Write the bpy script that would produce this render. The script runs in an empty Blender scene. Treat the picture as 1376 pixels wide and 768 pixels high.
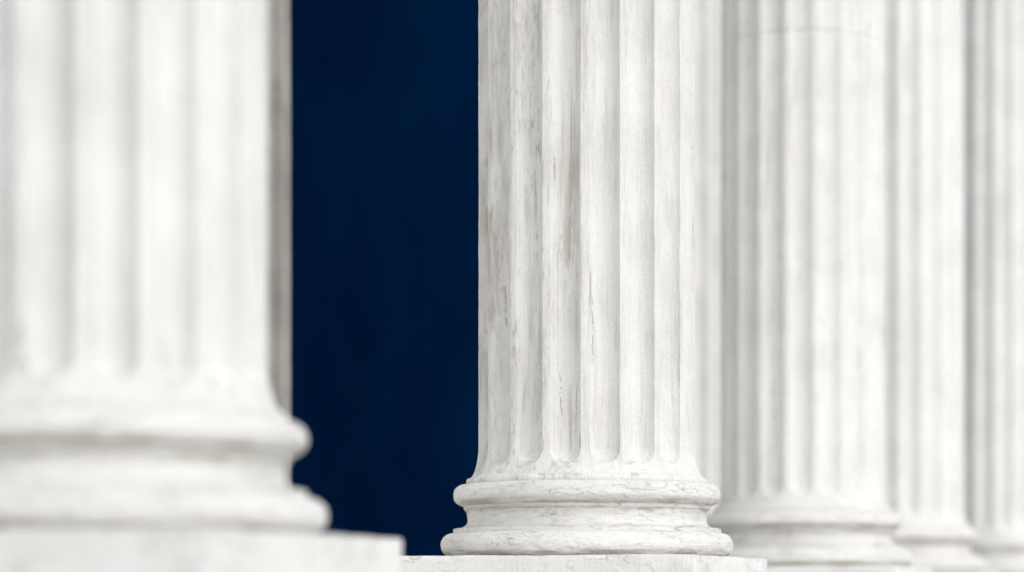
import bpy, math
import numpy as np

# ------------------------------------------------------------------ scene
sc = bpy.context.scene
col = sc.collection
U = 1.0 / 292.0                 # one unit: shaft diameter (1.0 m) / 292
Z_STY = 1.49                    # top of the portico floor above the plaza
PL_H = 66 * U                   # plinth height
EYE = Z_STY + 14 * U
RU = np.array((0.376, 0.927)); RU /= np.linalg.norm(RU)   # along the colonnade
RV = np.array((RU[1], -RU[0]))                            # outwards, to the plaza
YAW = math.atan2(0.947, 0.32)

# ------------------------------------------------------------------ noise
def _hash(ix, iy, iz, seed):
    h = (ix.astype(np.int64) * 374761393 + iy.astype(np.int64) * 668265263
         + iz.astype(np.int64) * 2147483647 + seed * 1274126177) & 0xFFFFFFFF
    h = ((h ^ (h >> 13)) * 1274126177) & 0xFFFFFFFF
    h = ((h ^ (h >> 16)) * 2246822519) & 0xFFFFFFFF
    return ((h ^ (h >> 15)) & 0xFFFF) / 65535.0

def vnoise(x, y, z, seed=0):
    ix, iy, iz = np.floor(x), np.floor(y), np.floor(z)
    fx, fy, fz = x - ix, y - iy, z - iz
    fx = fx * fx * (3 - 2 * fx); fy = fy * fy * (3 - 2 * fy); fz = fz * fz * (3 - 2 * fz)
    r = 0
    for a in (0, 1):
        for b in (0, 1):
            for c in (0, 1):
                w = (fx if a else 1 - fx) * (fy if b else 1 - fy) * (fz if c else 1 - fz)
                r = r + w * _hash(ix + a, iy + b, iz + c, seed)
    return r                                            # 0..1

def fbm(x, y, z, seed=0, octv=4):
    s, amp, tot = 0, 1.0, 0
    for o in range(octv):
        s = s + amp * vnoise(x, y, z, seed + 17 * o); tot += amp
        x, y, z = x * 2.03 + 5.1, y * 2.03 + 1.7, z * 2.03 + 9.2; amp *= 0.5
    return s / tot

def sstep(a, b, x):
    t = np.clip((x - a) / (b - a), 0, 1)
    return t * t * (3 - 2 * t)

# ------------------------------------------------------------------ helpers
def grid_mesh(name, P, close=True):
    """P: rows x cols x 3 -> quad mesh closed round the columns."""
    n, m = P.shape[:2]
    me = bpy.data.meshes.new(name)
    idx = np.arange(n * m).reshape(n, m)
    nxt = np.roll(idx, -1, axis=1)
    a, b, c, d = idx[:-1], nxt[:-1], nxt[1:], idx[1:]
    if not close:
        a, b, c, d = (q[:, :-1] for q in (a, b, c, d))
    F = np.stack([a, b, c, d], -1).reshape(-1, 4)
    me.vertices.add(n * m); me.vertices.foreach_set('co', P.reshape(-1).astype(np.float32))
    me.loops.add(F.size); me.loops.foreach_set('vertex_index', F.reshape(-1).astype(np.int32))
    me.polygons.add(len(F)); me.polygons.foreach_set('loop_start', (np.arange(len(F)) * 4).astype(np.int32))
    me.update(calc_edges=True); me.validate()
    me.shade_smooth()
    return me

def float_attr(me, name, v):
    at = me.attributes.new(name, 'FLOAT', 'POINT')
    at.data.foreach_set('value', v.reshape(-1).astype(np.float32))

def link(name, me, mat, parent=None):
    o = bpy.data.objects.new(name, me); col.objects.link(o)
    if mat and not me.materials: me.materials.append(mat)
    if parent: o.parent = parent
    return o

def box_mesh(name, boxes):
    """boxes in (u, v, z) colonnade axes around col2 -> one mesh, world space."""
    V, F = [], []
    for (u0, u1, v0, v1, z0, z1) in boxes:
        b = len(V)
        for z in (z0, z1):
            for (uu, vv) in ((u0, v0), (u1, v0), (u1, v1), (u0, v1)):
                p = C2 + RU * uu + RV * vv
                V.append((p[0], p[1], z))
        F += [tuple(b + i for i in f) for f in
              ((0, 1, 2, 3), (7, 6, 5, 4), (0, 4, 5, 1), (1, 5, 6, 2), (2, 6, 7, 3), (3, 7, 4, 0))]
    me = bpy.data.meshes.new(name); me.from_pydata(V, [], F); me.update()
    import bmesh
    bm = bmesh.new(); bm.from_mesh(me); bmesh.ops.recalc_face_normals(bm, faces=bm.faces); bm.to_mesh(me); bm.free()
    return me

# ------------------------------------------------------------------ materials
class NT:
    def __init__(s, name):
        s.m = bpy.data.materials.new(name); s.m.use_nodes = True
        s.t = s.m.node_tree; s.b = s.t.nodes['Principled BSDF']
    def n(s, typ, **kw):
        nd = s.t.nodes.new(typ)
        for k, v in kw.items():
            if k in ('ins',):
                for i, val in v.items():
                    if hasattr(val, 'links') and hasattr(val, 'is_output'): s.t.links.new(val, nd.inputs[i])
                    else: nd.inputs[i].default_value = val
            else: setattr(nd, k, v)
        return nd
    def math(s, op, a, b=None, c=None, clamp=False):
        ins = {0: a}
        if b is not None: ins[1] = b
        if c is not None: ins[2] = c
        return s.n('ShaderNodeMath', operation=op, use_clamp=clamp, ins=ins).outputs[0]
    def ramp(s, x, lo, hi, a=0.0, b=1.0):
        return s.n('ShaderNodeMapRange', interpolation_type='SMOOTHSTEP',
                   ins={0: x, 1: lo, 2: hi, 3: a, 4: b}).outputs[0]
    def noise(s, vec, scale, detail=4, rough=0.55, w=None, dist=0.0):
        nd = s.n('ShaderNodeTexNoise', noise_dimensions='4D' if w is not None else '3D',
                 ins={'Vector': vec, 'Scale': scale, 'Detail': detail, 'Roughness': rough, 'Distortion': dist})
        if w is not None: s.t.links.new(w, nd.inputs['W'])
        return nd.outputs['Fac']
    def mix(s, f, a, b):
        nd = s.n('ShaderNodeMix', data_type='RGBA')
        for i, v in ((0, f), (6, a), (7, b)):
            if hasattr(v, 'is_output'): s.t.links.new(v, nd.inputs[i])
            else: nd.inputs[i].default_value = v
        return nd.outputs[2]
    def scale(s, vec, k):
        return s.n('ShaderNodeVectorMath', operation='MULTIPLY', ins={0: vec, 1: k}).outputs[0]

# (bearing from the line of sight in degrees, foot, head, half width, lean) of the open cracks in the flutes of the sharp column
CRACKS = [(3.0, 246, 334, 0.55, 0.5), (-8.5, 127, 205, 0.5, -1.0), (-3.6, 126, 160, 0.55, 0.4), (-14.2, 178, 236, 0.5, -1.6),
          (-6.3, 172, 226, 0.45, 0.8), (-55.0, 300, 368, 0.7, 0.0), (-27.0, 150, 176, 0.5, 1.2), (-8.0, 40 + 330, 470, 0.45, 1.0),
          (-29.0, 520, 600, 0.35, -0.8), (-47.0, 210, 260, 0.6, 1.0)]
def marble(name, kind):
    """weathered white marble; kind 'shaft' runs its streaks down the flutes, 'base' round the mouldings."""
    k = NT(name)
    tc = k.n('ShaderNodeTexCoord').outputs['Object']
    rnd = k.n('ShaderNodeObjectInfo').outputs['Random']
    w = k.math('MULTIPLY', rnd, 37.0)
    xyz = k.n('ShaderNodeSeparateXYZ', ins={0: tc})
    ang = k.math('ARCTAN2', xyz.outputs[1], xyz.outputs[0])
    if kind == 'base':                                    # along the moulding: angle, height
        run = k.n('ShaderNodeCombineXYZ', ins={0: k.math('MULTIPLY', ang, 0.6), 1: k.math('MULTIPLY', xyz.outputs[2], 1.0), 2: 0.0}).outputs[0]
        sv = k.scale(run, (7.0, 40.0, 1.0))
        cv = k.scale(run, (11.0, 42.0, 1.0))
    elif kind == 'block':
        run = k.scale(tc, (1.0, 1.0, 1.0)); sv = k.scale(tc, (9.0, 9.0, 20.0)); cv = k.scale(tc, (5.0, 5.0, 11.0))
    else:
        sv = k.scale(tc, (26.0, 26.0, 1.6))
        cv = k.scale(tc, (14.0, 14.0, 0.8))
    c = k.mix(k.ramp(k.noise(tc, 2.6, 5, 0.6, w), 0.35, 0.7), (0.832, 0.825, 0.804, 1), (0.745, 0.738, 0.712, 1))
    # long soft streaks left by rain
    st = k.math('MULTIPLY', k.ramp(k.noise(sv, 1.0, 5, 0.62, w, 0.3), 0.50, 0.72), k.ramp(k.noise(tc, 3.3, 3, 0.5, w), 0.38, 0.62))
    c = k.mix(k.math('MULTIPLY', st, 0.55), c, (0.50, 0.48, 0.45, 1))
    fv = k.scale(run, (26.0, 120.0, 1.0)) if kind != 'shaft' else k.scale(tc, (75.0, 75.0, 4.5))
    fs = k.math('MULTIPLY', k.ramp(k.noise(fv, 1.0, 4, 0.68, w), 0.48, 0.72), k.ramp(k.noise(tc, 4.7, 4, 0.55, w), 0.40, 0.66))
    c = k.mix(k.math('MULTIPLY', fs, 0.5), c, (0.47, 0.45, 0.42, 1))
    # warm mineral bloom
    c = k.mix(k.math('MULTIPLY', k.ramp(k.noise(tc, 5.5, 4, 0.6, w), 0.55, 0.75), 0.30), c, (0.70, 0.64, 0.55, 1))
    # speckle
    c = k.mix(k.ramp(k.noise(tc, 95.0, 3, 0.7), 0.48, 0.72, 0.0, 0.30), c, (0.50, 0.51, 0.49, 1))
    # cracks and picked-out flaws
    dv = k.n('ShaderNodeVectorMath', operation='ADD', ins={0: cv, 1: k.n('ShaderNodeTexNoise', ins={'Vector': cv, 'Scale': 1.6, 'Detail': 5.0}).outputs['Color']}).outputs[0]
    vo = k.n('ShaderNodeTexVoronoi', feature='DISTANCE_TO_EDGE', ins={'Vector': dv, 'Scale': 1.0}).outputs['Distance']
    cr = k.math('MULTIPLY', k.ramp(vo, 0.0, 0.022, 1.0, 0.0), k.ramp(k.noise(cv, 0.55, 3, 0.5, w), *((0.50, 0.62) if kind != 'shaft' else (0.53, 0.63))))
    if kind == 'shaft': cr = k.math('MULTIPLY', cr, k.ramp(k.noise(tc, 14.0, 3, 0.6), 0.42, 0.58))
    c = k.mix(k.math('MULTIPLY', cr, 0.20 if kind != 'shaft' else 0.6), c, (0.30, 0.27, 0.24, 1))
    if kind == 'shaft':
        cr = k.math('MULTIPLY', cr, 0.5)
        va = k.n('ShaderNodeAttribute', attribute_name='bearing').outputs['Fac']
        zz = k.math('DIVIDE', xyz.outputs[2], U)
        wig = k.math('MULTIPLY', k.math('SUBTRACT', k.noise(k.scale(tc, (3.0, 3.0, 16.0)), 1.0, 5, 0.65), 0.5), 5.0)
        brk = k.ramp(k.noise(k.scale(tc, (20.0, 20.0, 45.0)), 1.0, 3, 0.6), 0.40, 0.55)
        lines = None
        for (a0, za, zb, wd, lean) in CRACKS:
            zr = k.math('DIVIDE', k.math('SUBTRACT', zz, za), zb - za)
            off = k.math('ABSOLUTE', k.math('SUBTRACT', k.math('SUBTRACT', va, 1000.0 + a0), k.math('ADD', wig, k.math('MULTIPLY', zr, lean))))
            ln = k.math('MULTIPLY', k.ramp(off, wd * 0.2, wd * 0.85, 1.0, 0.0), k.math('MULTIPLY', k.ramp(zr, -0.02, 0.1), k.ramp(zr, 0.85, 1.02, 1.0, 0.0)))
            lines = ln if lines is None else k.math('MAXIMUM', lines, ln)
        lines = k.math('MULTIPLY', lines, brk)
        cr = k.math('MAXIMUM', cr, k.math('MULTIPLY', lines, 0.7))
        c = k.mix(k.math('MULTIPLY', lines, 0.6), c, (0.26, 0.235, 0.21, 1))
    at = k.n('ShaderNodeAttribute', attribute_name='stain').outputs['Fac']
    c = k.mix(k.math('MULTIPLY', at, 0.85, clamp=True), c, (0.41, 0.368, 0.315, 1))
    k.t.links.new(c, k.b.inputs['Base Color'])
    k.b.inputs['Roughness'].default_value = 0.72
    k.b.inputs['Specular IOR Level'].default_value = 0.25
    tool = k.scale(run, (30.0, 150.0, 1.0)) if kind != 'shaft' else k.scale(tc, (130.0, 130.0, 9.0))
    h = k.math('ADD', k.math('MULTIPLY', k.noise(tc, 105.0, 4, 0.72), 1.15), k.math('MULTIPLY', k.noise(sv, 1.7, 6, 0.65, w), 0.8))
    h = k.math('ADD', h, k.math('MULTIPLY', k.noise(tool, 1.0, 3, 0.6), 0.75))
    h = k.math('SUBTRACT', h, k.math('MULTIPLY', cr, 0.9))
    bp = k.n('ShaderNodeBump', ins={'Strength': 0.9, 'Distance': 0.0055, 'Height': h}).outputs[0]
    k.t.links.new(bp, k.b.inputs['Normal'])
    return k.m

def plain_stone(name, a, b, scale=1.5, rough=0.8):
    k = NT(name)
    tc = k.n('ShaderNodeTexCoord').outputs['Object']
    c = k.mix(k.ramp(k.noise(tc, scale, 6, 0.6), 0.35, 0.7), a, b)
    c = k.mix(k.ramp(k.noise(tc, scale * 40, 3, 0.6), 0.5, 0.7, 0, 0.2), c, tuple(q * 0.6 for q in a[:3]) + (1,))
    k.t.links.new(c, k.b.inputs['Base Color']); k.b.inputs['Roughness'].default_value = rough
    k.t.links.new(k.n('ShaderNodeBump', ins={'Strength': 0.4, 'Distance': 0.004, 'Height': k.noise(tc, 60, 5, 0.6)}).outputs[0], k.b.inputs['Normal'])
    return k.m

def navy_wall():
    k = NT('navy_painted_wall')
    tc = k.n('ShaderNodeTexCoord').outputs['Object']
    c = k.mix(k.ramp(k.noise(tc, 0.7, 5, 0.6), 0.3, 0.7), NAVY_A, NAVY_B)
    k.t.links.new(c, k.b.inputs['Base Color']); k.b.inputs['Roughness'].default_value = 0.85
    k.b.inputs['Specular IOR Level'].default_value = 0.0
    k.t.links.new(k.n('ShaderNodeBump', ins={'Strength': 0.2, 'Distance': 0.003, 'Height': k.noise(tc, 25, 4, 0.6)}).outputs[0], k.b.inputs['Normal'])
    return k.m
NAVY_A = (0.0001, 0.0078, 0.034, 1); NAVY_B = (0.0001, 0.0112, 0.043, 1)

M_SHAFT = marble('weathered_marble_shaft', 'shaft')
M_BASE = marble('weathered_marble_moulding', 'base')
M_BLOCK = marble('weathered_marble_block', 'block')
M_GREY = plain_stone('grey_stone', (0.40, 0.385, 0.355, 1), (0.27, 0.26, 0.235, 1), 2.2)
M_NAVY = navy_wall()
M_FLOOR = plain_stone('pale_stone_paving', (0.82, 0.82, 0.80, 1), (0.74, 0.74, 0.72, 1))
M_GROUND = plain_stone('plaza_granite', (0.60, 0.595, 0.58, 1), (0.50, 0.495, 0.48, 1), 0.6)

# ------------------------------------------------------------------ column parts (local z = 0 at the plinth top)
NFL = 18; PITCH = 2 * math.pi / NFL; FIL = 0.21
def shaft_mesh(name, seed, hi=False, joint=None, depth=0.6):
    per_fil, per_flu = (8, 26) if hi else (4, 18)
    th = []
    for kf in range(NFL):
        c0 = kf * PITCH
        th += list(c0 + np.linspace(-FIL / 2, FIL / 2, per_fil, endpoint=False) * PITCH)
        s = np.linspace(0, 1, per_flu, endpoint=False)
        s = 0.5 - 0.5 * np.sign(np.cos(np.pi * s)) * np.abs(np.cos(np.pi * s)) ** 0.9
        th += list(c0 + (FIL / 2 + (1 - FIL) * s) * PITCH)
    th = np.array(th)
    zs = [np.linspace(105, 190, 90 if hi else 45, endpoint=False),
          np.arange(190, 920, 2.2 if hi else 8), np.arange(920, 1800, 12), np.linspace(1800, 2620, 12)]
    if joint: zs.append(np.array([-3.0, -1.6, -0.8, 0.8, 1.6, 3.0]) + joint)
    z = np.unique(np.concatenate(zs))
    TH, Z = np.meshgrid(th, z)
    # body: apophyge into a shaft with slight taper
    R = np.where(Z < 148, 159 - 13 * np.sqrt(np.clip(1 - ((148 - Z) / 43.0) ** 2, 0, 1)), 146.0)
    R = R - 18 * sstep(700, 2700, Z)
    # flutes
    t = ((TH / PITCH + 0.5 + 1e-9) % 1.0) - 0.5                       # -0.5..0.5, fillet at 0
    q = np.sign(t) * (np.abs(t) - FIL / 2) / (1 - FIL) * 2             # 0..1 from the arris to flute middle
    tt = np.where(np.abs(t) > FIL / 2, 1 - np.abs(q), 1.0)             # 1 at arris, 0 in middle
    tt = np.where(np.abs(t) <= FIL / 2, 1.0, tt)
    w = 146 * math.sin(PITCH * (1 - FIL) / 2); h = depth * w
    RC = (w * w + h * h) / (2 * h)
    fid = np.round(TH / PITCH - 0.5)
    z0 = 117 + 5 * vnoise(fid * 1.7, fid * 0.3, fid * 0, seed)
    zc = z0 + w
    dz = np.where(Z < zc, zc - Z, 0)
    rr2 = (w * tt) ** 2 + dz ** 2
    dep = np.where((rr2 < w * w) & (tt < 1), np.sqrt(np.clip(RC * RC - rr2, 0, None)) - (RC - h), 0)
    X, Y = R * np.cos(TH), R * np.sin(TH)
    # wear: uneven surface, nibbled arrises
    nz = fbm(X * 0.02, Y * 0.02, Z * 0.006, seed + 3, 4) - 0.5
    dep = dep * (1 + 0.2 * nz) + 0.9 * nz
    edge = np.exp(-((np.abs(np.abs(t) - FIL / 2)) / 0.03) ** 2) * sstep(118, 150, Z)
    chip = fbm(fid * 0 + TH * 8, TH * 3, Z * 0.05, seed + 9, 4)
    chip2 = fbm(TH * 6, TH * 2, Z * 0.012, seed + 23, 3)
    dep = dep + edge * (0.2 + 1.3 * sstep(0.55, 0.78, chip) + 0.7 * sstep(0.58, 0.78, chip2))
    dep = dep + 0.9 * (fbm(X * 0.11, Y * 0.11, Z * 0.035, seed + 5, 3) - 0.5) + 0.5 * (fbm(X * 0.3, Y * 0.3, Z * 0.12, seed + 6, 2) - 0.5)
    if joint: dep = dep + 2.6 * np.exp(-((Z - joint) / 1.3) ** 2)
    R = R - dep
    P = np.stack([R * np.cos(TH), R * np.sin(TH), Z], -1)
    # collar (fillet under the apophyge) and closed ends
    rows = []
    cz = np.array([96.0, 96.0, 97.5, 100, 103, 104.4])
    cr = np.array([120.0, 160.2, 161.6, 161.8, 161.6, 160.6])
    for a, b in zip(cz, cr):
        wob = 1.5 * (fbm(160 * 0.05 * np.cos(th), 160 * 0.05 * np.sin(th), th * 0 + a * 0.12, seed + 31, 4) - 0.5)
        nib = 2.6 * sstep(0.58, 0.78, fbm(160 * 0.07 * np.cos(th), 160 * 0.07 * np.sin(th), th * 0, seed + 33, 4)) * (1 if a > 102 else 0.2)
        rad = b + (wob - nib if b > 130 else 0)
        rows.append(np.stack([rad * np.cos(th), rad * np.sin(th), th * 0 + a], -1))
    P = np.concatenate([np.stack(rows), P, np.stack([np.stack([100 * np.cos(th), 100 * np.sin(th), th * 0 + 2621], -1)])], 0)
    me = grid_mesh(name, P * U)
    me.set_sharp_from_angle(angle=math.radians(42))
    return me, th, P, tt

def torus_profile(z0, z1, r0, rmax, e=2.25, n=44):
    zc, hz = (z0 + z1) / 2, (z1 - z0) / 2
    a = np.linspace(-np.pi / 2, np.pi / 2, n)
    z = zc + hz * np.sign(np.sin(a)) * np.abs(np.sin(a)) ** (2 / e)
    r = r0 + (rmax - r0) * np.abs(np.cos(a)) ** (2 / e)
    return [(r0 - 40, z0)] + list(zip(r, z)) + [(r0 - 40, z1)]

def lathe_mesh(name, prof, seed, seg, flake=1.0, sub=1):
    prof = np.array(prof)
    th = np.linspace(0, 2 * np.pi, seg, endpoint=False)
    R = prof[:, :1] + 0 * th; Z = prof[:, 1:] + 0 * th; T = th + 0 * prof[:, :1]
    X, Y = R * np.cos(T), R * np.sin(T)
    d = 2.2 * (fbm(X * 0.016, Y * 0.016, Z * 0.05, seed, 4) - 0.5)
    d += 1.3 * (fbm(X * 0.07, Y * 0.07, Z * 0.2, seed + 3, 4) - 0.5)
    fl = fbm(X * 0.035, Y * 0.035, Z * 0.16, seed + 7, 5)
    d -= flake * 1.8 * sstep(0.56, 0.60, fl) * sstep(0.45, 0.6, fbm(X * 0.02, Y * 0.02, Z * 0.04, seed + 8, 3))
    d[0] = 0; d[-1] = 0
    R = R + d
    me = grid_mesh(name, np.stack([R * np.cos(T), R * np.sin(T), Z + 0.25 * d], -1) * U)
    me.set_sharp_from_angle(angle=math.radians(38))
    return me, (X, Y, Z, T)

def scotia_profile():
    p = [(120, 31), (178, 31), (179.6, 31.6)] + [(179.9, q) for q in np.linspace(32.4, 36.6, 5)] + [(179.2, 37.6)]
    # deep hollow, lowest point nearer the foot
    for s in np.linspace(0, 1, 16): p.append((177.5 - 17.0 * math.sin(s * math.pi / 2) ** 0.8, 38 + 11 * (1 - math.cos(s * math.pi / 2))))
    for s in np.linspace(0.06, 1, 14): p.append((160.5 + 3.2 * (1 - math.cos(s * math.pi / 2)), 49 + 13.2 * math.sin(s * math.pi / 2)))
    p += [(165.2, 62.8)] + [(165.6, q) for q in np.linspace(63.6, 67.2, 4)] + [(165.0, 68.4), (120, 68.6)]
    return p

def plinth_mesh(name, seed, n=70):
    """slab with eroded edges: six noisy faces from a dense box."""
    import bmesh
    a, hgt = 202.0, 66.0
    bm = bmesh.new()
    bmesh.ops.create_cube(bm, size=1.0)
    for v in bm.verts: v.co = (v.co.x * 2 * a, v.co.y * 2 * a, v.co.z * hgt - hgt / 2)
    bmesh.ops.bevel(bm, geom=[e for e in bm.edges], offset=3.2, segments=3, profile=0.5, affect='EDGES')
    bmesh.ops.subdivide_edges(bm, edges=[e for e in bm.edges if e.calc_length() > 100], cuts=n, use_grid_fill=True)
    bmesh.ops.subdivide_edges(bm, edges=[e for e in bm.edges if e.calc_length() > 30], cuts=12, use_grid_fill=True)
    co = np.array([v.co[:] for v in bm.verts]); no = np.array([v.normal[:] for v in bm.verts])
    x, y, z = co.T
    d = 1.8 * (fbm(x * 0.02, y * 0.02, z * 0.03, seed, 4) - 0.5) + 1.2 * (fbm(x * 0.12, y * 0.12, z * 0.12, seed + 2, 3) - 0.5)
    rim = np.maximum(np.exp(-((hgt * 0 + z) / 5.0) ** 2) * np.exp(-((a - np.maximum(abs(x), abs(y))) / 5.0) ** 2),
                     np.exp(-((a - np.minimum(abs(x), abs(y))) / 6.0) ** 2))
    d -= rim * 5.0 * sstep(0.55, 0.75, fbm(x * 0.035, y * 0.035, z * 0.05, seed + 5, 4))
    co = co + no * d[:, None]
    for v, c in zip(bm.verts, co): v.co = c * U
    me = bpy.data.meshes.new(name); bm.to_mesh(me); bm.free(); me.shade_smooth()
    return me

# ------------------------------------------------------------------ columns
C2 = np.array((100.5, 3249.0)) * U
def world(px, s): return np.array(((px - 688.0) / s, 3249.0 / s)) * U

def stain_shaft(me, th, P, yaw):
    """dirt blotches on the in-focus shaft: brown on the shaded left fillet, grey runs down three flutes."""
    n, m = P.shape[:2]
    TH = np.broadcast_to(th, (n, m)); Z = P[..., 2]; X, Y = P[..., 0], P[..., 1]
    a = np.degrees((TH + yaw - VIEW2 + np.pi) % (2 * np.pi) - np.pi)     # + = right in the picture
    f1 = fbm(X * 0.05, Y * 0.05, Z * 0.012, 71, 5)
    f2 = fbm(X * 0.16, Y * 0.16, Z * 0.02, 72, 4)
    f3 = fbm(X * 0.22, Y * 0.22, Z * 0.006, 75, 4)
    float_attr(me, 'bearing', a + 1000.0)
    f4 = fbm(X * 0.7, Y * 0.7, Z * 0.08, 79, 3); f5 = fbm(X * 0.06, Y * 0.06, Z * 0.008, 80, 4)
    def patch(ac, aw, zc, zw): return np.exp(-((a - ac) / aw) ** 2) * np.exp(-((Z - zc) / zw) ** 2)
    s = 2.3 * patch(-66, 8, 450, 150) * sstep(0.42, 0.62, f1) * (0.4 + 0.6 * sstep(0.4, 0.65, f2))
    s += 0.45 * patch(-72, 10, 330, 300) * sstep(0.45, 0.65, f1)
    s += 0.75 * patch(-9, 5, 400, 60) * sstep(0.5, 0.64, f2) + 0.6 * patch(-9, 6, 540, 190) * sstep(0.52, 0.68, f3)
    s += 0.6 * patch(-11, 6, 170, 60) * sstep(0.48, 0.66, f2)
    s += 0.45 * patch(-30, 6, 200, 110) * sstep(0.5, 0.68, f3) + 0.4 * patch(-48, 6, 420, 340) * sstep(0.52, 0.68, f3)
    s += 0.95 * patch(1.5, 1.2, 350, 45) * sstep(0.54, 0.66, f2) + 0.5 * patch(-27, 8, 700, 200) * sstep(0.54, 0.7, f3)
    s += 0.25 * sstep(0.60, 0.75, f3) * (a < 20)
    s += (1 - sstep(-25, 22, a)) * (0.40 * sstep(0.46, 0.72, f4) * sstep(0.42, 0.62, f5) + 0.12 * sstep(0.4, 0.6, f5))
    s += 0.5 * sstep(0.6, 0.72, fbm(X * 0.08, Y * 0.08, Z * 0.2, 78, 4)) * (Z < 122) * (a < 30)
    s += 0.18 * patch(48, 12, 500, 500) * sstep(0.35, 0.6, f1)
    float_attr(me, 'stain', np.clip(s, 0, 1))

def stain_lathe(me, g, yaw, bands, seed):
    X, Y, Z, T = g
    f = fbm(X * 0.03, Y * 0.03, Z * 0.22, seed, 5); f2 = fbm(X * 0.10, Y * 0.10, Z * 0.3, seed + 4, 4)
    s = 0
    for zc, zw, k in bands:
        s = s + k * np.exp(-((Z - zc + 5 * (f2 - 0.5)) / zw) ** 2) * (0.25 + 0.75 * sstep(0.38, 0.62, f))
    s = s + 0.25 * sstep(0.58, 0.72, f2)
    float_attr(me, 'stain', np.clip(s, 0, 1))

VIEW2 = math.atan2(-C2[1], -C2[0])                       # direction column 2 -> camera

def make_column(hi, seed, joint=None, depth=0.6):
    root = bpy.data.objects.new('fluted_column', None); col.objects.link(root)
    root.empty_display_size = 0.3
    root['kind'] = 'thing'; root['category'] = 'column'; root['group'] = 'row of white marble columns on the portico front'
    link('plinth', plinth_mesh('plinth', seed, 90 if hi else 40), M_BLOCK, root).location.z = PL_H
    seg = 1100 if hi else 360
    me, g = lathe_mesh('base', scotia_profile(), seed + 40, seg, 0.5)
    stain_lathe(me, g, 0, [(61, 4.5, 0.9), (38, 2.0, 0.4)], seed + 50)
    base = link('base', me, M_BASE, root); base.location.z = PL_H
    me, g = lathe_mesh('torus', torus_profile(-1, 32, 178, 196), seed + 60, seg)
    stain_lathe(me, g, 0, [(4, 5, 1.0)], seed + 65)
    link('torus', me, M_BASE, base)
    me, g = lathe_mesh('torus', torus_profile(68, 97, 163, 179.5), seed + 80, seg)
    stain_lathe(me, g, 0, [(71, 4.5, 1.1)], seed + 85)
    link('torus', me, M_BASE, base)
    me, th, P, tt = shaft_mesh('shaft', seed + 100, hi, joint, depth)
    sh = link('shaft', me, M_SHAFT, root); sh.location.z = PL_H
    return root, (me, th, P)

def copy_tree(o, parent=None):
    c = o.copy(); col.objects.link(c)
    if parent: c.parent = parent
    for ch in list(o.children): copy_tree(ch, c)
    return c

def place(root, xy, fil):
    """fil: where a fillet shows, degrees right of the column's middle."""
    root.location = (xy[0], xy[1], Z_STY); root.rotation_euler.z = YAW
    view = math.atan2(-xy[1], -xy[0])
    for ch in root.children:
        if ch.name.startswith('shaft'):
            ch.rotation_euler.z = view + math.radians(fil) - YAW
            return ch.rotation_euler.z + YAW

second, sdat = make_column(True, 3, depth=0.93)
yaw2 = place(second, C2, -1.0)
stain_shaft(sdat[0], sdat[1], sdat[2], yaw2)
second['label'] = 'sharply focused white marble column with brown stains and small cracks in its flutes'

soft, _ = make_column(False, 11, depth=0.92)
place(soft, world(131, 1.57), -5.0)
soft['label'] = 'blurred nearest column at the far left, largest, its wide base and plinth corner showing'

third, _ = make_column(False, 23, joint=985 - 52, depth=0.44)
place(third, world(1078, 0.745), 9.0)
third['label'] = 'blurred column right of the sharp stained one, with a thin joint high on its shaft'

far, _ = make_column(False, 37, depth=0.44)
place(far, world(1206, 0.60), 1.0)
far['label'] = 'blurred column with narrow flutes, second to the right of the sharp stained one'

last = copy_tree(far); place(last, world(1331, 0.505), 4.0)
last['label'] = 'blurred farthest column cut off by the right edge of the picture'

inner = copy_tree(second); place(inner, world(882, 0.62), 10.0)
inner['label'] = 'mostly hidden inner column, a narrow strip between the sharp column and its right neighbour'
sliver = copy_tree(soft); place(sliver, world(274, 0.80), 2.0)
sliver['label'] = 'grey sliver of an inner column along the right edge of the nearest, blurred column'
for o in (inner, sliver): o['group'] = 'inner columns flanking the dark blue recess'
for ch in sliver.children_recursive:                     # coloured a darker grey than the other columns
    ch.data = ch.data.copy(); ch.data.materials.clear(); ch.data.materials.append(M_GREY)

# ------------------------------------------------------------------ setting
L0, L1 = -10.5, 26.0
WT = Z_STY + 9.15
def wall_u(px):                                          # where the line of sight through a picture column meets the wall front
    d = np.array(((px - 688.0) / 3249.0, 1.0)); A = np.array((d, -RU)).T
    t, u = np.linalg.solve(A, C2 + RV * -4.6); return u
ua, ub = wall_u(300), wall_u(760)
wall = link('portico_bounce_wall', box_mesh('portico_bounce_wall', [(L0, ua, -5.1, -4.6, Z_STY, WT), (ub, L1, -5.1, -4.6, Z_STY, WT), (ua, ub, -5.1, -4.6, WT - 1.5, WT - 0.002)]), M_FLOOR)  # pale wall around the recess is unseen, added to bounce fill light
wall['label'] = 'plain dark navy blue recess in an unseen pale bounce wall, deep behind the gap between two columns'; wall['category'] = 'wall'; wall['kind'] = 'thing'
link('recessed_panel', box_mesh('recessed_panel', [(ua - 0.02, ub + 0.02, -5.08, -4.9, Z_STY - 0.01, WT - 1.4)]), M_NAVY, wall)
def structure(name, me, mat):
    o = link(name, me, mat); o['kind'] = 'structure'; return o
structure('portico_floor', box_mesh('portico_floor', [(L0, L1, -5.2, 1.13, 0.02, Z_STY)]), M_FLOOR)
structure('steps', box_mesh('steps', [(L0, L1, 1.131 + 0.27 * i, 1.131 + 0.27 * (i + 1) - 0.001, 0.01, Z_STY - (i + 1) * Z_STY / 9) for i in range(8)]), M_FLOOR)
g = bpy.data.meshes.new('plaza_ground'); g.from_pydata([(-300, -300, 0), (300, -300, 0), (300, 300, 0), (-300, 300, 0)], [], [(0, 1, 2, 3)])
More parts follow.
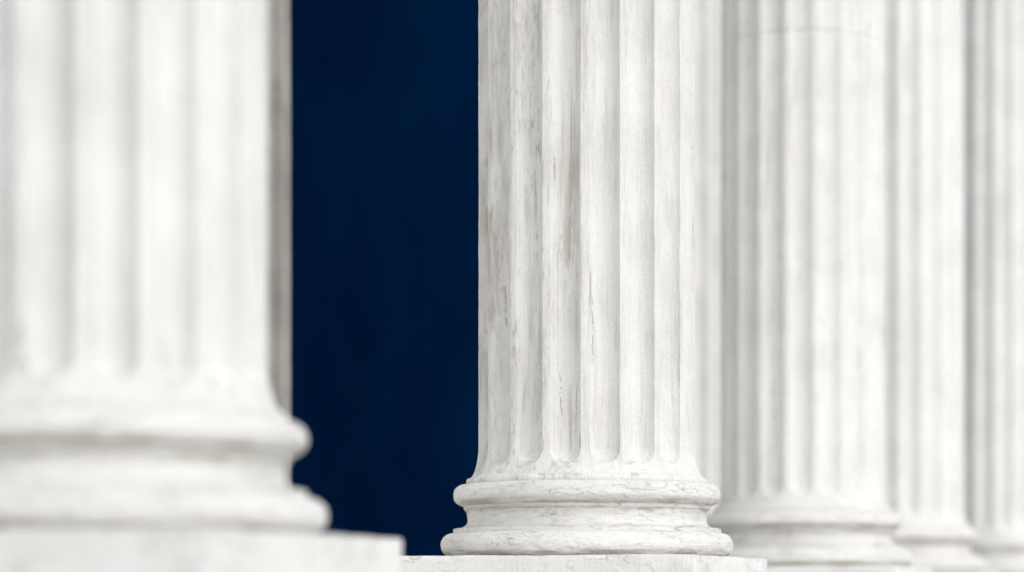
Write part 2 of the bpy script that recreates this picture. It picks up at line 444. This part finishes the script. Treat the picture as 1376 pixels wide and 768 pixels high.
structure('plaza_ground', g, M_GROUND)

# ------------------------------------------------------------------ light
SUN_AZ, SUN_EL = 39.0, 38.0          # degrees right of the camera's back, height
az, el = math.radians(SUN_AZ), math.radians(SUN_EL)
to_sun = (math.sin(az) * math.cos(el), -math.cos(az) * math.cos(el), math.sin(el))
ld = bpy.data.lights.new('sun', 'SUN'); ld.energy = 0.72; ld.angle = math.radians(60); ld.color = (1.0, 0.958, 0.905)
lo = bpy.data.objects.new('sun', ld); col.objects.link(lo)
lo.rotation_euler = (math.pi / 2 - el, 0, az)
W = bpy.data.worlds.new('World'); sc.world = W; W.use_nodes = True
nt = W.node_tree; bg = nt.nodes['Background']
sky = nt.nodes.new('ShaderNodeTexSky'); sky.sky_type = 'NISHITA'; sky.sun_disc = False
sky.sun_elevation = el; sky.sun_rotation = math.atan2(to_sun[0], to_sun[1])
sky.air_density = 1.0; sky.dust_density = 1.2
hs = nt.nodes.new('ShaderNodeHueSaturation'); hs.inputs['Saturation'].default_value = 0.24      # overcast: nearly white sky
nt.links.new(sky.outputs[0], hs.inputs['Color']); nt.links.new(hs.outputs[0], bg.inputs['Color'])
bg.inputs['Strength'].default_value = 0.15

# ------------------------------------------------------------------ camera
cd = bpy.data.cameras.new('camera'); cam = bpy.data.objects.new('camera', cd); col.objects.link(cam)
cam.location = (0, 0, EYE); cam.rotation_euler = (math.pi / 2, 0, 0)
cd.sensor_width = 36.0; cd.lens = 36.0 * 3249 / 1376; cd.shift_y = (800 - 384) / 1376.0
cd.clip_start = 0.05; cd.clip_end = 1000
cd.dof.use_dof = True; cd.dof.focus_distance = (3249 - 120) * U
cd.dof.aperture_fstop = (cd.lens / 1000) / (34 * U)
sc.camera = cam
sc.view_settings.view_transform = 'Standard'; sc.view_settings.look = 'None'
sc.view_settings.exposure = 0.47; sc.view_settings.gamma = 1.0
sc.view_settings.use_curve_mapping = False
sc.cycles.use_denoising = True
sc.cycles.max_bounces = 8; sc.cycles.diffuse_bounces = 6
sc.render.film_transparent = False
